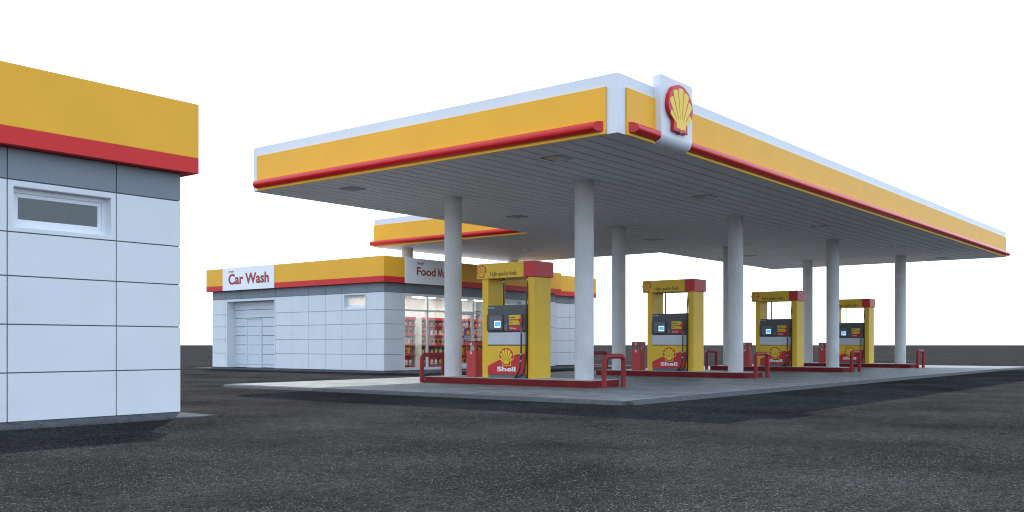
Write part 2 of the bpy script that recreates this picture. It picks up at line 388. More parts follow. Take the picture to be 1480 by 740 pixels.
def fascia(obj, x0, x1, y0, y1, z0, zr, z1, o=0.2, skip=None):
    P(obj, MB().box(x0-o, x1+o, y0-o, y1+o, z0, zr), 'red_fascia_stripe', K['red'], 0.004)
    M = MB().ring((x0-o, x1+o, y0-o, y1+o), (x0-o+0.12, x1+o-0.12, y0-o+0.12, y1+o-0.12), lambda u, v, d: (u, v, d), zr, z1)
    P(obj, M, 'yellow_fascia', K['yellow'], 0.004)
    P(obj, MB().box(x0-o+0.12, x1+o-0.12, y0-o+0.12, y1+o-0.12, zr, z1-0.35), 'roof', K['roof'])
fascia(lb, LX0, LX1, LY0, LY1, 2.60+EYE, 2.835+EYE, 3.655+EYE, 0.19)
def window(obj, fn, h, inset=0.13, fw=0.07, glassd=None, room=None, reveal='panel'):
    u0, u1, v0, v1 = h
    # reveal lining, then outer and inner frame, then pane
    fr = MB(); fr.ring((u0, u1, v0, v1), (u0+fw, u1-fw, v0+fw, v1-fw), fn, -inset-0.05, -inset)
    fr.ring((u0+fw, u1-fw, v0+fw, v1-fw), (u0+fw*1.8, u1-fw*1.8, v0+fw*1.8, v1-fw*1.8), fn, -inset-0.05, -inset-0.02)
    w_ = P(obj, fr, 'window', K['frame'], 0.004)
    p = MB().prism([(u0+fw*1.7, v0+fw*1.7), (u1-fw*1.7, v0+fw*1.7), (u1-fw*1.7, v1-fw*1.7), (u0+fw*1.7, v1-fw*1.7)], fn, -inset-0.036, -inset-0.030).build('pane', K['glass'], w_)
    s_ = MB().ring((u0-0.004, u1+0.004, v0-0.004, v1+0.004), (u0+0.004, u1-0.004, v0+0.004, v1-0.004), fn, -0.2, -0.002).build('reveal', K['frame'], w_)
    return w_
window(lb, face_my(LY0), hole)
# dim room behind the window
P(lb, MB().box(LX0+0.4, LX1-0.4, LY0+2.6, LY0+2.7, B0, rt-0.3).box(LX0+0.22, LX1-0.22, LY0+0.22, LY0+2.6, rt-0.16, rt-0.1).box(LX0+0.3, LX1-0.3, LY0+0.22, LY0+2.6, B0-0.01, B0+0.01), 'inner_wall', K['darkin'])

# ------------------------------------------------------------------ shop building
X0, Y0, X1, Y1 = 10.82, 17.6, 22.2, 29.06
AX1, AY0 = 26.45, 18.4
apron(X0, X1+0.0, Y0, Y1, 0.62, B0-0.012, 'shop_pavement')
struct(MB().box(X0-0.05, X1+3.9, Y0-2.4, Y0-0.62, -0.03, B0-0.02).build('shop_front_pavement', K['kerb']))
sb = thing('shop_building', 'long low white panelled shop and car wash building behind the nearest pump', 'building', (16.5, 23.3, 0))
rows = [z+EYE for z in (-1.02, -0.38, 0.23, 0.83, 1.39, 2.08)]; rt = 2.46+EYE
vl = sorted([-29.06, -28.06, -24.38, -23.25, -22.15, -21.09, -20.07, -18.59, -17.6])
gvl = sorted(vl + [-26.83, -25.6])
doorh = (-27.98, -24.40, B0-0.05, 2.02+EYE)
winh = (-19.95, -18.68, 1.47+EYE, 2.01+EYE)
SF0, SF1 = 11.93, 17.75
sf = (SF0, SF1, B0+0.06, 1.99+EYE)
win2 = (18.2, 19.5, 1.47+EYE, 2.01+EYE)
uf = [10.82, 11.88, 12.99, 14.11, 15.1, 16.2, 17.3, 18.35-0.2, 19.55, 20.6, 21.4, 22.2]
ufw = [10.82, 11.88, 17.8, 18.15, 19.55, 20.6, 21.4, 22.2]
# the storefront bay interrupts the white rows
fullwalls(X0, X1, Y0, Y1, rows, rt, ufw, vl, [(11.88, 17.8, rows[0]-0.1, rows[-1]+0.001), win2], [doorh, winh], sb, gus=uf, gvs=gvl)
fascia(sb, X0, X1, Y0, Y1, 2.46+EYE, 2.69+EYE, 3.475+EYE, 0.2)
# annex at the right end, set back
ann = thing('annex_building', 'set-back panelled end wing right of the shop, yellow fascia ending behind the column', 'building', (24.4, 22, 0))
rowsA = rows
pw, pg, bk = MB(), MB(), MB()
fa = face_my(AY0+T); ua = [X1+0.01, 23.4, 24.5, 25.5, AX1]
panels(pw, fa, ua, rows); panels(pg, fa, ua, [rows[-1], rt]); bk.box(X1+0.01, AX1-T, AY0+T, 27, rows[0], rt)
h = face_px(AX1-T); vv = [AY0+ i*1.075 for i in range(9)]; panels(pw, h, vv, rows); panels(pg, h, vv, [rows[-1], rt])
P(ann, bk, 'wall', K['joint']); P(ann, pw, 'wall_panels', K['panel'], 0.003); P(ann, pg, 'grey_panel_band', K['grey'], 0.003)
P(ann, MB().box(X1+0.21, AX1+0.2, AY0-0.2, 27.2, 2.46+EYE, 2.69+EYE), 'red_fascia_stripe', K['red'])
P(ann, MB().box(X1+0.21, AX1+0.2, AY0-0.2, 27.2, 2.69+EYE, 3.475+EYE), 'yellow_fascia', K['yellow'])
P(ann, MB().box(X1+0.001, X1+0.199, AY0-0.2+0.003, 19.4, 2.46+EYE+0.001, 2.459+EYE+0.0005), 'soffit_strip', K['red'])
struct(MB().box(X1+0.62, AX1+0.6, AY0-0.6, 27.6, -0.03, B0-0.016).build('annex_pavement', K['apron']))
# windows in the shop
window(sb, face_mx(X0), winh); window(sb, face_my(Y0), win2)
# storefront glazing
fs_ = face_my(Y0+0.10)
mull = [SF0, 13.33, 14.78, 16.2, SF1]; vsill = B0+0.11; vtrans = 1.40+EYE; vtop = 1.96+EYE
M = MB(); M.ring((SF0-0.05, SF1+0.05, B0, 2.08+EYE-0.003), (SF0+0.05, SF1-0.05, vsill, vtop), fs_, -0.03, 0.085)
for x in mull[1:-1]: M.prism([(x-0.045, vsill), (x+0.045, vsill), (x+0.045, vtop), (x-0.045, vtop)], fs_, -0.028, 0.05)
for a, b in zip(mull, mull[1:]): M.prism([(a+0.05, vtrans-0.035), (b-0.05, vtrans-0.035), (b-0.05, vtrans+0.035), (a+0.05, vtrans+0.035)], fs_, -0.026, 0.046)
stf = P(sb, M, 'storefront_frame', K['frame'], 0.004)
for i, (a, b) in enumerate(zip(mull, mull[1:])):
    e0 = a+(0.05 if i == 0 else 0.045); e1 = b-(0.05 if i == 3 else 0.045)
    MB().prism([(e0, vsill), (e1, vsill), (e1, vtrans-0.035), (e0, vtrans-0.035)], fs_, 0, 0.006).build('pane', K['glass'], stf)
    MB().prism([(e0, vtrans+0.035), (e1, vtrans+0.035), (e1, vtop), (e0, vtop)], fs_, 0, 0.006).build('pane', K['glass'], stf)
dM = MB(); a, b = mull[2]+0.045, mull[3]-0.045
dM.ring((a+0.004, b-0.004, vsill-0.02, vtrans-0.04), (a+0.09, b-0.09, vsill+0.12, vtrans-0.12), fs_, 0.008, 0.045)
P(sb, dM, 'shop_door', K['frame'], 0.004)
# card sticker on the glass
dd = thing('card_sticker', 'card payment sticker on the shop glass, blue and white with red and yellow discs', 'sticker', (16.05, Y0+0.10, 0.9))
f_ = lambda u, v, d: (u, -0.006-d, v)
def disc(M, cu, cv, r, fn, d0, d1, n=24): return M.prism([(cu+r*math.cos(2*math.pi*k/n), cv+r*math.sin(2*math.pi*k/n)) for k in range(n)], fn, d0, d1)
# built relative to (15.9.., .. )
MB().prism([(-0.4, 0.42), (-0.02, 0.42), (-0.02, 0.86), (-0.4, 0.86)], f_, 0, 0.003).build('backing', K['bagb'], dd)
disc(MB(), -0.27, 0.72, 0.10, f_, 0.003, 0.005).build('disc', K['bagr'], dd); disc(MB(), -0.15, 0.72, 0.10, f_, 0.0055, 0.007).build('disc', K['bagy'], dd)
MB().prism([(-0.38, 0.45), (-0.04, 0.45), (-0.04, 0.59), (-0.38, 0.59)], f_, 0.003, 0.005).build('band', K['white'], dd)
text('VISA', 'lettering', K['bagb'], f_, -0.35, 0.475, 0.09, wd=0.28, d=0.006, t=0.002, bold=0.02, parent=dd)

# roller door with wicket door
dx = X0+0.42
fd = face_mx(dx)
door = MB(); D0, D1 = -27.925, -24.455
zs = [B0, 0.20, 0.67, 1.09, 1.51, 1.92, 2.31, 2.68, 3.06]
wk = (-26.98, -25.93, B0, 1.11+EYE)
for c, d in zip(zs, zs[1:]):
    mid_ = (c+d)/2
    for (z0, z1) in ((c+0.012, mid_-0.0015), (mid_+0.0015, d-0.012)):
        if d-c < 0.2: 
            if z0 > mid_: continue
            z1 = d-0.006
        slab(door, fd, (D0, D1, z0, z1), [(wk[0]-0.07, wk[1]+0.07, -1, wk[3]+0.07)], -0.04, 0.0)
dr = P(sb, door, 'roller_door', K['door'], 0.003)
MB().box(dx+0.041, dx+0.06, -D0, -D1, B0, 3.06).build('door_backing', K['joint'], dr)
wd_ = MB(); wd_.ring((wk[0]-0.045, wk[1]+0.045, B0, wk[3]+0.045), (wk[0]+0.02, wk[1]-0.02, B0+0.05, wk[3]-0.02), fd, -0.03, 0.018)
for c, d in zip(zs[:-1], zs[1:]):
    if c < wk[3]-0.1: slab(wd_, fd, (wk[0]+0.02, wk[1]-0.02, max(c+0.006, B0+0.05), min(d-0.006, wk[3]-0.02)), [], -0.035, 0.0)
MB.build(wd_, 'wicket_door', K['door'], dr)
P(sb, MB().box(X0+0.004, dx+0.06, 27.93, 27.979, B0, 3.06).box(X0+0.004, dx+0.06, 24.401, 24.45, B0, 3.06).box(X0+0.004, dx+0.06, 24.401, 27.979, 3.061, 3.109), 'door_reveal', K['frame'])
# shop interior
P(sb, MB().box(X0+0.25, X1-0.3, 22.4, 22.5, B0, rt).box(X0+0.22, X0+0.25, Y0+0.3, 22.4, B0, 1.45+EYE), 'inner_wall', K['inner'])
P(sb, MB().box(X0+0.25, X1-0.25, Y0+0.24, 22.4, rt-0.25, rt-0.2), 'ceiling', K['inner'])
P(sb, MB().box(X0+0.25, X1-0.25, Y0+0.20, 22.4, B0-0.02, B0), 'floor', K['floor'])
K['tubel'] = emis('lit_ceiling_lamp', (1.0, 0.96, 0.91), 26.0)
for i, x in enumerate((12.6, 14.6, 16.6, 18.8, 20.8)):
    for j, y in enumerate((18.3, 21.0)):
        o = MB().box(-0.6, 0.6, -0.15, 0.15, -0.04, 0).build('shop_ceiling_lamp', K['tubel'], None, loc=(x, y, rt-0.26))
        tag(o, 'lit flat ceiling lamp inside the shop, %s row, %s from the car wash corner' % (('front', 'rear')[j], ('first', 'second', 'third', 'fourth', 'fifth')[i]), 'lamp', 'ceiling lamps inside the shop')

# shelves and goods seen through the storefront
def bag_mesh(mb, mp, kind):
    o = []
    W_, H_, D_ = 0.265, 0.325, 0.10
    n = 6; vs = []; fs = []
    for s_ in (-1, 1):
        for i in range(n+1):
            for j in range(n+1):
                u = i/n*2-1; v = j/n*2-1
                b = (1-u**4)*(1-v**4)
                vs.append((u*W_/2*(1-0.06*(1-v*v)), s_*D_/2*b**0.5, (v+1)*H_/2))
    for k in range(2):
        o_ = k*(n+1)**2
        for i in range(n):
            for j in range(n):
                a = o_+i*(n+1)+j; fs.append((a, a+n+1, a+n+2, a+1))
    M = MB().add(vs, fs, True); b = M.build('snack_bag', K[mb]); 
    lab = MB()
    if kind == 0: disc(lab, 0, 0.16, 0.075, lambda u, v, d: (u, -0.047-d, v), 0, 0.006, 14); lab.prism([(-0.09, 0.03), (0.09, 0.03), (0.09, 0.075), (-0.09, 0.075)], lambda u, v, d: (u, -0.044-d, v), 0, 0.006)
    else: lab.prism([(-0.08, 0.10), (0.02, 0.06), (0.09, 0.17), (0.0, 0.24), (-0.07, 0.2)], lambda u, v, d: (u, -0.047-d, v), 0, 0.006)
    lab.build('printed_label', K[mp], b)
    return b
KINDS = [('bagw', 'bagr', 0, 'white snack bag with red round print on a red shop shelf'), ('bagw', 'bagy', 1, 'white snack bag with yellow splash print on a red shop shelf'),
         ('bagk', 'bagy', 1, 'black snack bag with yellow splash print on a red shop shelf'), ('bagy', 'bagr', 0, 'yellow snack bag with red round print on a red shop shelf'),
         ('bago', 'bagk', 1, 'orange snack bag with black print on a red shop shelf'), ('bagr', 'bagw', 0, 'red snack bag with white round print on a red shop shelf')]
protos = []
for mb, mp, kd, lb_ in KINDS:
    b = bag_mesh(mb, mp, kd); tag(b, lb_, 'snack bag', 'snack bags on the shop shelves'); protos.append([b, False])
snap()
SH = [0.16, 0.60, 1.02, 1.44, 1.86]
COLN = ['white red-printed', 'white yellow-printed', 'black', 'yellow', 'orange', 'red']
ORD = ['first', 'second', 'third', 'fourth', 'fifth', 'sixth', 'seventh', 'eighth']
ROW = ['bottom', 'second', 'middle', 'fourth', 'top']
def shelf_unit(x0, x1, y, label, rowkinds, pane):
    t = thing('shop_shelf', label, 'shelf unit', ((x0+x1)/2, y, B0), 'red shelf units in the shop'); t.location.z = B0
    L = (x1-x0)/2
    MB().box(-L, L, 0.36, 0.40, 0, 2.16).box(-L, L, 0.0, 0.36, 2.12, 2.16).build('back_panel', K['shelf'], t)
    for s_ in (-1, 1): MB().box(s_*L-0.012, s_*L+0.012, 0, 0.36, 0, 2.16).build('side_panel', K['inner'], t)
    MB().box(-L+0.013, L-0.013, -0.03, 0.0, 2.08, 2.19).build('header_board', K['shelf'], t)
    for z in SH: MB().box(-L+0.013, L-0.013, 0.0, 0.359, z-0.05, z).build('shelf', K['shelf'], t)
    for r_, z in enumerate(SH):
        if z > 1.8: pass
        n = int((x1-x0-0.1)/0.27)
        for i in range(n):
            k = random.choice(rowkinds[r_]) if random.random() < 0.35 else rowkinds[r_][(i//2) % len(rowkinds[r_])]
            pr = protos[k]
            if not pr[1]: o = pr[0]; pr[1] = True
            else: o = copy_tree(pr[0])
            o['label'] = '%s snack bag, %s shelf behind the %s, %s from the left' % (COLN[k], ROW[r_], pane, ORD[i])
            o.location = (x0+0.17+0.27*i, y+0.12+random.uniform(-.02, .02), B0+z); o.rotation_euler.z = random.uniform(-.1, .1)
            o.scale = (1, 1, random.choice((0.85, 0.9, 0.95)) if z > 1.8 else 1.0)
            if z > 1.8: o.scale = (0.9, 0.9, 0.5) 
RK = [[4, 2, 5], [4, 2, 3], [0, 1], [0, 1, 4], [5, 0]]
shelf_unit(12.0, 13.75, 18.75, 'red shelf unit behind the leftmost shop pane', RK, 'leftmost shop pane')
shelf_unit(14.1, 15.85, 18.75, 'red shelf unit behind the second shop pane, half hidden by a column', [[2, 5], [2, 3], [4, 2], [4, 5], [5, 2]], 'second shop pane')
shelf_unit(16.5, 18.25, 18.75, 'red shelf unit behind the shop door, left of the payment sticker', [[4], [3, 4], [0, 1], [0, 5], [5, 0]], 'shop door')
shelf_unit(18.6, 20.3, 18.9, 'red shelf unit behind the last shop pane beside the pump', [[4], [3], [0, 1], [1], [0]], 'last shop pane')

# ------------------------------------------------------------------ building signs
cs = thing('car_wash_sign', 'white sign board reading Car Wash on the yellow fascia above the roller door', 'sign', (X0-0.2, 26.05, 2.47+EYE))
fc = lambda u, v, d: (-d, -u, v)
MB().box(-0.035, 0.0-0.002, -1.87, 1.87, -0.01, 1.0+0.015).build('board', K['board'], cs, 0.006)
text('Car Wash', 'lettering', K['sred'], fc, -1.42, 0.27, 0.47, wd=2.95, d=0.036, t=0.006, bold=0.028, parent=cs)
text('Shell', 'small_lettering', K['sred'], fc, -1.40, 0.80, 0.085, wd=0.36, d=0.036, t=0.004, bold=0.02, parent=cs)
fsn = thing('food_mart_sign', 'white sign board reading Food Mart on the shop fascia behind the column', 'sign', (13.55, Y0-0.2, 2.47+EYE))
fm = lambda u, v, d: (u, -d, v)
MB().box(-1.8, 1.45, -0.035, -0.002, -0.01, 1.0+0.01).build('board', K['board'], fsn, 0.006)
text('Food', 'lettering', K['sred'], fm, -1.15, 0.345, 0.335, wd=1.10, d=0.036, t=0.006, bold=0.02, parent=fsn)
mw, mh = 0.30, 0.335
MB().prism([(0.075+x*mw, 0.345+y*mh) for x, y in ((0, 0), (0.17, 0), (0.235, 0.62), (0.43, 0), (0.57, 0), (0.765, 0.62), (0.83, 0), (1, 0), (0.87, 1), (0.74, 1), (0.5, 0.27), (0.26, 1), (0.13, 1))], fm, 0.035, 0.042).build('lettering', K['sred'], fsn)
text('art', 'lettering', K['sred'], fm, 0.41, 0.345, 0.335, wd=0.52, d=0.036, t=0.006, bold=0.02, parent=fsn)
text('Shell', 'small_lettering', K['sred'], fm, -1.13, 0.775, 0.10, wd=0.36, d=0.036, t=0.004, bold=0.02, parent=fsn)

# ------------------------------------------------------------------ canopy
CX, CY, ZS, ZT = 32.8, 11.19, 5.09, 6.22
can = thing('fuel_canopy', 'large flat station canopy over the pumps, yellow fascia, red tube edge and grey slatted underside', 'canopy', (16.4, 5.6, 0))
wx0, wx1, wy1 = 11.85, 21.1, 19.25
fz = lambda u, v, d: (u, v, d)
def poly_walls(pts, th, z0, z1, M):      # vertical walls around an outline (counter-clockwise)
    n = len(pts)
    inn = []
    for i in range(n):
        p0, p, p1 = Vector(pts[i-1]), Vector(pts[i]), Vector(pts[(i+1) % n])
        a = (p-p0).normalized(); b = (p1-p).normalized(); na = Vector((-a.y, a.x)); nb = Vector((-b.y, b.x)); inn.append(p + (na+nb)*th)
    vs = [(*p, z) for z in (z0, z1) for p in pts] + [(*p, z) for z in (z0, z1) for p in inn]
    fs = []
    for i in range(n):
        j = (i+1) % n; fs += [(i, j, n+j, n+i), (2*n+i, 3*n+i, 3*n+j, 2*n+j), (n+i, n+j, 3*n+j, 3*n+i), (i, 2*n+i, 2*n+j, j)]
    return M.add(vs, fs)
outl = [(0, 0), (CX, 0), (CX, CY), (wx1, CY), (wx1, wy1), (wx0, wy1), (wx0, CY), (0, CY)]
P(can, poly_walls(outl, 0.06, ZS-0.004, ZT, MB()), 'fascia', K['rim'], 0.004)
P(can, MB().box(0.06, CX-0.06, 0.06, CY-0.06, ZT-0.4, ZT-0.35).box(wx0+0.06, wx1-0.06, CY-0.06, wy1-0.06, ZT-0.4, ZT-0.35), 'roof', K['roof'])
# slatted soffit
M = MB(); sw = 0.4
def slat(x0, x1, y0, y1): M.box(x0, x1, y0+0.015, y1-0.015, ZS, ZS+0.02)
n = round((CY-0.12)/sw); sw = (CY-0.12)/n
for i in range(n): slat(0.06, CX-0.06, 0.06+i*sw, 0.06+(i+1)*sw)
n2 = round((wy1-0.06-(CY-0.06))/sw); s2 = (wy1-0.06-(CY-0.06))/n2
for i in range(n2): slat(wx0+0.06, wx1-0.06, CY-0.06+i*s2, CY-0.06+(i+1)*s2)
P(can, M, 'soffit', K['soffit'])
P(can, MB().box(0.06, CX-0.06, 0.06, CY-0.06, ZS+0.021, ZS+0.05).box(wx0+0.06, wx1-0.06, CY-0.06, wy1-0.06, ZS+0.021, ZS+0.05), 'soffit_backing', K['black'])
zy0, zy1 = ZS-0.008, 4.895+EYE
def yel(x0, x1, y0, y1): return P(can, MB().box(x0, x1, y0, y1, zy0, zy1), 'yellow_fascia_panel', K['yellow'], 0.006)
yel(-0.04, -0.001, 0.25, 11.0)
yel(0.27, 1.32-0.002, -0.04, -0.001); yel(2.6, CX+0.0, -0.04, -0.001)
yel(wx0-0.04, wx0-0.001, CY+0.01, wy1+0.02); yel(CX+0.001, CX+0.04, 0.0, CY)
tz = 4.15+EYE; tr = 0.098; td = 0.085
def bar(a, b): return P(can, MB().tube([a, b], tr, 24), 'red_tube', K['tube'], 0.008)
def bar_m(a, b, cut):   # end 'a' cut on a slant: cut = (axis along, axis outwards)
    M = MB().tube([a, b], tr, 24); al, ou = cut
    for i, v in enumerate(M.v):
        if abs(v[al]-a[al]) < 1e-4:
            v = list(v); v[al] += -(v[ou]-a[ou])*1.0; M.v[i] = tuple(v)
    return P(can, M, 'red_tube', K['tube'], 0.008)
bar_m((-td, 0.345, tz), (-td, 10.97, tz), (1, 0)); bar_m((0.36, -td, tz), (1.31, -td, tz), (0, 1)); bar((2.6, -td, tz), (CX+0.15, -td, tz))
bar((wx0-td, CY+0.01, tz), (wx0-td, wy1+0.10, tz)); bar((CX+td, -0.0, tz), (CX+td, CY, tz))
SP = 8.37
for i in range(4):
    for cx_, yy in ((4.08+SP*i, 3.55), (4.01+SP*i, 7.80)):
        P(can, MB().tube([(cx_, yy, 0.2), (cx_, yy, ZS+0.005)], 0.235, 40, cap=False), 'column', K['column'])
for x in (12.95, 20.0): P(can, MB().tube([(x, 18.45, 3.6), (x, 18.45, ZS+0.005)], 0.235, 32, cap=False), 'column', K['column'])

# shell sign on the canopy corner
ls = thing('emblem_sign', 'white upright panel with red and yellow shell emblem on the near canopy corner', 'sign', (1.955, 0, 4.0+EYE))
prof = [(-0.003-0.0, 1.36), (0.18, 1.36), (0.18, 0.2)] + [(0.18-0.2*(1-math.cos(R(a))), 0.2-0.2*math.sin(R(a))) for a in range(9, 91, 9)] + [(-0.02, -0.02), (-0.02, 1.36)]
prof = [p for i, p in enumerate(prof) if i]
M = MB(); n = len(prof); L = 0.635
M.add([(s_*L, -d, z) for s_ in (-1, 1) for d, z in prof], [tuple(range(n)), tuple(range(2*n-1, n-1, -1))] + [(k, (k+1) % n, n+(k+1) % n, n+k) for k in range(n)])
M.build('panel', K['rim'], ls, 0.01)
emblem(lambda u, v, d: (u, -0.18-d, v), 0.0, 0.29, 1.02, 0.0, 0.085, ls, K['tube'], K['eyel'])

# recessed square lamps
def lamp(loc, label):
    t = thing('ceiling_light', label, 'ceiling light', loc, 'square lights in the canopy underside')
    r = 0.25
    MB().ring((-r, r, -r, r), (-r+0.02, r-0.02, -r+0.02, r-0.02), fz, -0.012, 0.0).build('frame', K['lampframe'], t)
    q = r-0.02
    M = MB().add([(-q, -q, -0.002), (q, -q, -0.002), (q, q, -0.002), (-q, q, -0.002), (0, 0, -0.07)], [(0, 1, 4), (1, 2, 4), (2, 3, 4), (3, 0, 4), (0, 3, 2, 1)])
    M.build('reflector', K['reflector'], t)
    return t
ordn = ['nearest', 'second', 'third', 'fourth', 'farthest']
for i, x in enumerate((1.3, 8.1, 16.45, 24.85, 31.5)):
    lamp((x, 2.38, ZS), '%s of five square lights in the canopy row along the long right edge' % ordn[i])
    lamp((x, 8.8, ZS), '%s of five square lights in the canopy row on the shop side' % ordn[i])
lamp((16.45, 14.95, ZS), 'square light under the rear canopy wing above the shop front')

# ------------------------------------------------------------------ islands, pumps, hoops, bins
IZ = 0.245
names = ['nearest', 'second nearest', 'third nearest', 'farthest']
def island(x, label):
    t = thing('pump_island', label, 'pump island', (x, 5.65, PZ), 'raised pump islands')
    h = IZ-PZ
    MB().box(-0.62, 0.62, -2.72, 2.72, -0.02, h-0.012).build('kerb', K['redc'], t, 0.015)
    MB().box(-0.585, 0.585, -2.685, 2.685, h-0.012, h-0.0005).build('top_slab', K['island'], t)
    return t
def hoop(x, y, label):
    pts = [(-0.43, 0, 0)]; r = 0.14; H = 0.75
    pts.append((-0.43, 0, H-r))
    for k in range(1, 8): a = R(90*k/7.0); pts.append((-0.43+r-r*math.cos(a), 0, H-r+r*math.sin(a)))
    q = [(-p[0], 0, p[2]) for p in reversed(pts)]
    o = MB().tube(pts+q, 0.06, 20, cap=False).build('bollard_hoop', K['redh'], None, loc=(x, y, PZ))
    return tag(o, label, 'bollard', 'red hoop bollards at the island ends')

def pump(x, label):
    t = thing('fuel_pump', label, 'fuel pump', (x, 5.72, IZ), 'fuel pumps on the islands')
    hy0, hy1 = -0.95, 0.94; hx = 0.40; z0, z1 = 2.56, 2.95
    F = lambda X: (lambda u, v, d: (-X-d, -u, v))     # front faces -x, u = -y
    # header: yellow length with red end
    hd = MB().box(-hx, hx, hy0+0.352, hy1, z0, z1).build('header', K['pyel'], t, 0.006)
    MB().box(-hx, hx, hy0, hy0+0.351, z0, z1).build('header_end', K['pred'], hd, 0.006)
    emblem(F(hx), -0.79, z0+0.035, 0.345, 0.001, 0.003, hd, K['pred'], K['pyel'], gs=2.0)
    text('High quality fuels.', 'lettering', K['ink'], F(hx), -0.49, z0+0.06, 0.115, wd=0.89, d=0.001, t=0.002, bold=0.004, parent=hd)
    # legs
    MB().box(-0.35, 0.35, 0.60, 0.80, -0.003, z0-0.001).build('leg', K['pyel'], t, 0.008)
    MB().box(-0.35, 0.35, -0.895, -0.70, -0.003, z0-0.001).build('leg', K['pyel'], t, 0.008)
    y0, y1 = -0.695, 0.60; X = 0.375
    cab = MB().box(-X, X, y0+0.035, y1-0.001, 1.195, 1.86).build('cabinet', K['dark'], t, 0.01)
    MB().box(-X+0.02, X-0.02, y0, y0+0.034, 0.0, 1.862).build('hose_channel', K['black'], t)
    MB().box(-X+0.012, X-0.012, y0+0.035, y1-0.004, 1.165, 1.194).box(-X+0.012, X-0.012, y0+0.035, y1-0.004, 0.825, 0.85).build('black_trim', K['black'], t)
    MB().box(-X, X, y0+0.035, y1-0.001, 0.851, 1.164).build('steel_panel', K['steel'], t, 0.004)
    lp = MB().box(-X, X, y0+0.035, y1-0.001, 0.09, 0.824).build('lower_panel', K['pyel'], t, 0.004)
    MB().box(-X+0.03, X-0.03, y0+0.035, y1-0.01, 0.0, 0.089).build('base', K['mid'], t)
    f = F(X); u0, u1 = -y1+0.004, -y0-0.038; n = 16
    crv = [(u0+(u1-u0)*k/n, 0.285 + 0.335*math.sin(R(90)*(k/n))**0.9) for k in range(n+1)]
    MB().prism([(u1, 0.093), (u0, 0.093)][::-1] + crv[::-1], f, 0.001, 0.003).build('red_print', K['pred'], lp)
    MB().prism(crv + [(u, v+0.014) for u, v in crv[::-1]], f, 0.001, 0.0028).build('orange_line', K['bago'], lp)
    emblem(f, 0.03, 0.335, 0.46, 0.003, 0.004, lp, K['pred'], K['eyel'], halo=K['eyel'], gs=1.9)
    text('Shell', 'lettering', K['white'], f, -0.28, 0.175, 0.115, wd=0.61, d=0.004, t=0.002, bold=0.035, parent=lp)
    # card reader unit
    X2 = X+0.03
    MB().box(-X2, -X, 0.06, 0.612, 1.215, 1.625).build('side_unit', K['dark'], cab, 0.015)
    X3 = X2+0.02
    du = MB().box(-X3, -X2, 0.09, 0.49, 1.235, 1.60).build('reader_unit', K['mid'], cab, 0.012)
    f3 = F(X3)
    MB().prism([(-0.37, 1.27), (-0.11, 1.27), (-0.11, 1.48), (-0.37, 1.48)], f3, 0.0, 0.003).build('screen_surround', K['dark'], du)
    MB().prism([(-0.33, 1.29), (-0.125, 1.29), (-0.125, 1.46), (-0.33, 1.46)], f3, 0.0035, 0.006).build('screen', K['screenw'], du)
    MB().prism([(-0.315, 1.325), (-0.135, 1.325), (-0.135, 1.435), (-0.315, 1.435)], f3, 0.0065, 0.008).build('screen_picture', K['screen'], du)
    MB().prism([(-0.03, 1.23), (0.08, 1.23), (0.08, 1.36), (-0.03, 1.36)], F(X), 0.0, 0.02).build('card_slot', K['mid'], cab)
    text('V-Power', 'small_lettering', K['white'], F(X), -0.585, 1.785, 0.035, wd=0.23, d=0.001, t=0.002, parent=cab)
    # grade buttons
    for nm, z, m, tm in (('Regular', 1.49, 'pyel', 'ink'), ('Plus', 1.355, 'pyel', 'ink'), ('V-Power', 1.21, 'pred', 'white')):
        hh = 0.125 if m == 'pred' else 0.112
        gb = MB().prism([(0.12, z), (0.495, z), (0.495, z+hh), (0.12, z+hh)], F(X), 0.0, 0.014).build('grade_button', K[m], cab, 0.003)
        text(nm, 'lettering', K[tm], F(X), 0.145, z+0.035, 0.05, d=0.015, t=0.002, parent=gb, xs=0.9)
    MB().prism([(0.505, 1.21), (0.63, 1.21), (0.63, 1.61), (0.505, 1.61)], F(X), 0.0, 0.008).build('nozzle_holder', K['mid'], cab)
    # nozzle
    yn = -0.56
    nz = MB(); nz.box(-X-0.085, -X-0.035, yn-0.035, yn+0.035, 1.40, 1.53); nz.tube([(-X-0.06, yn, 1.54), (-X-0.05, yn, 1.58), (-X-0.012, yn, 1.61)], 0.022, 10)
    nzo = MB().box(-X-0.095, -X-0.035, yn-0.04, yn+0.045, 1.405, 1.53).box(-X-0.10, -X-0.05, yn+0.045, yn+0.07, 1.44, 1.50).box(-X-0.09, -X-0.04, yn-0.03, yn+0.03, 1.255, 1.31).build('nozzle', K['pred'], t, 0.014)
    MB().box(-X-0.085, -X-0.03, yn-0.032, yn+0.035, 1.31, 1.405).build('grip', K['dark'], nzo, 0.008)
    MB().tube([(-X-0.06, yn, 1.53), (-X-0.05, yn, 1.58), (-X-0.01, yn, 1.60)], 0.025, 12).build('spout', K['dark'], nzo)
    MB().tube([(-X-0.065, yn, 1.258), (-X-0.065, yn, 1.12)], 0.024, 12).build('swivel', K['mid'], nzo)
    pts = [(-X-0.065, yn, 1.12), (-X-0.07, yn, 0.8), (-X-0.08, yn+0.01, 0.45)]
    for k in range(1, 13):
        a = k/12
        pts.append((-X-0.08-0.05*math.sin(math.pi*a), yn+0.01 + 0.22*math.sin(math.pi*a*0.5)**2 if a < 0.5 else yn+0.01+0.11, 0.45-0.40*math.sin(a*math.pi/2)))
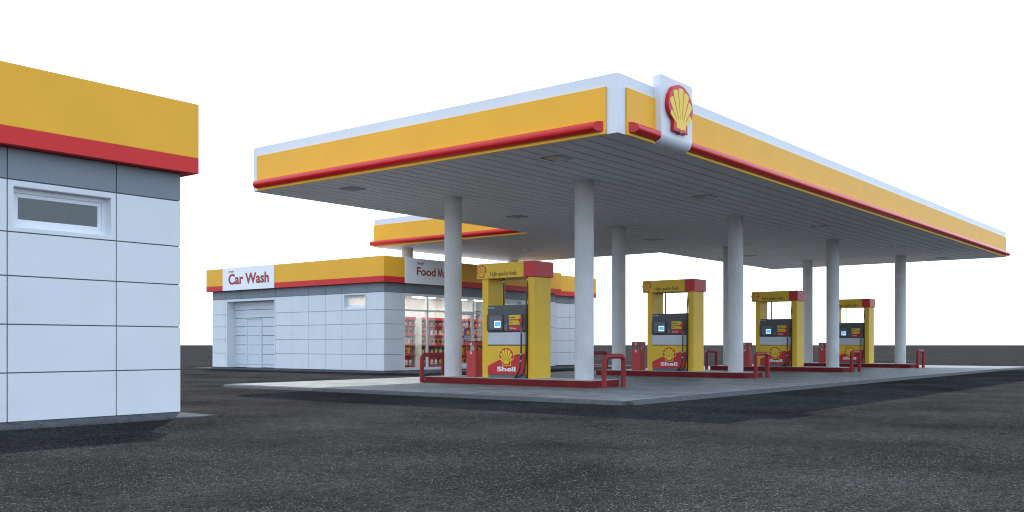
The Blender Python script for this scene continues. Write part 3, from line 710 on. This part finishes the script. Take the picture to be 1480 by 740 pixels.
    # a smooth loop: down from the nozzle, round just above the island, up the channel
    ctrl = [(-X-0.065, yn, 1.12), (-X-0.07, yn, 0.75), (-X-0.09, yn+0.01, 0.40), (-X-0.11, yn+0.05, 0.16), (-X-0.12, yn+0.16, 0.035), (-X-0.12, yn+0.12, 0.03), (-X-0.11, yn-0.03, 0.08), (-X-0.07, yn-0.10, 0.24), (-X-0.045, yn-0.125, 0.5), (-X-0.025, yn-0.13, 1.0), (-X-0.02, yn-0.13, 1.9), (-X+0.06, yn-0.13, 2.56)]
    def cat(P4, s_):
        a, b, c, d = P4; return [0.5*(2*b[i]+(c[i]-a[i])*s_+(2*a[i]-5*b[i]+4*c[i]-d[i])*s_*s_+(3*b[i]-a[i]-3*c[i]+d[i])*s_**3) for i in range(3)]
    cc = [ctrl[0]]+ctrl+[ctrl[-1]]; sm = []
    for i in range(len(cc)-3):
        for k in range(6): sm.append(cat(cc[i:i+4], k/6))
    sm.append(ctrl[-1])
    MB().tube(sm, 0.022, 10).build('hose', K['black'], t)
    MB().tube([(-X-0.079, yn+0.003, 0.62), (-X-0.082, yn+0.004, 0.60)], 0.024, 10).tube([(-X-0.086, yn+0.006, 0.45), (-X-0.088, yn+0.008, 0.43)], 0.024, 10).build('hose_clip', K['white'], t)
    MB().tube([(-0.2, 0.20, 1.86), (-0.2, 0.20, z0)], 0.022, 10).build('hose_mast', K['black'], t)
    MB().tube([(-0.2, 0.20, z0-0.10), (-0.2, 0.20, z0-0.075)], 0.03, 10).tube([(-X+0.055, yn-0.13, z0-0.09), (-X+0.058, yn-0.13, z0-0.06)], 0.032, 10).build('mast_clip', K['white'], t)
    return t

def bin_(x, label):
    t = thing('litter_bin', label, 'bin', (x, 7.06, IZ), 'red bins on the islands')
    a, b = 0.18, 0.165
    MB().box(-a, a, -b, b, 0, 0.70).build('body', K['binr'], t, 0.01)
    for sx in (-1, 1):
        for sy in (-1, 1): MB().box(sx*a, sx*(a-0.025), sy*b, sy*(b-0.025), 0.701, 0.829).build('corner_post', K['binr'], t)
    MB().box(-a, a, -b, b, 0.83, 0.925).build('hood', K['binr'], t, 0.006)
    MB().box(-a-0.008, a+0.008, -b-0.008, b+0.008, 0.9255, 0.945).build('lid', K['black'], t, 0.004)
    MB().box(-0.02, 0.02, -0.07, -0.03, 0.68, 0.829).build('squeegee', K['black'], t)
    f = lambda u, v, d: (-a-d, -u, v)
    pic = MB(); disc(pic, 0.015, 0.908, 0.009, f, 0.001, 0.003, 10)
    for p in ([(-0.04, 0.895), (0.03, 0.895), (0.03, 0.883), (-0.04, 0.883)], [(0.0, 0.883), (0.02, 0.883), (-0.02, 0.855), (-0.035, 0.855)], [(-0.035, 0.855), (0.0, 0.862), (0.04, 0.845), (0.03, 0.838), (0.0, 0.85), (-0.045, 0.843)]): pic.prism(p, f, 0.001, 0.003)
    pic.build('pictogram', K['white'], t)
    MB().ring((-0.035, 0.035, 0.60, 0.665), (-0.022, 0.022, 0.612, 0.653), f, 0.001, 0.003).build('label_plate', K['white'], t)
    MB().prism([(-0.015, 0.62), (0.015, 0.62), (0.015, 0.645), (-0.015, 0.645)], f, 0.001, 0.003).build('label_mark', K['white'], t)
    return t

isl0 = island(4.08, 'red edged pump island nearest the camera, first of four'); pmp0 = pump(4.08, 'yellow and red fuel pump nearest the camera, in front of the shop')
bin0 = bin_(4.08, 'red litter bin on the nearest island, left of the nearest pump'); h0 = hoop(4.06, 2.68, 'red hoop bollard in front of the nearest island, beside the near column')
h1 = hoop(4.07, 8.62, 'red hoop bollard at the shop end of the nearest island')
snap()
ords = ['second', 'third', 'farthest']
for i in range(1, 4):
    X = SP*i; o_ = ords[i-1]
    for src, lab in ((isl0, 'red edged pump island, %s from the camera' % o_), (pmp0, 'yellow and red fuel pump, %s from the camera' % o_), (bin0, 'red litter bin left of the %s pump from the camera' % o_),
                     (h0, 'red hoop bollard at the near end of the %s island' % o_), (h1, 'red hoop bollard at the far end of the %s island' % o_)):
        c = copy_tree(src); c.location.x = src.location.x + X; c['label'] = lab
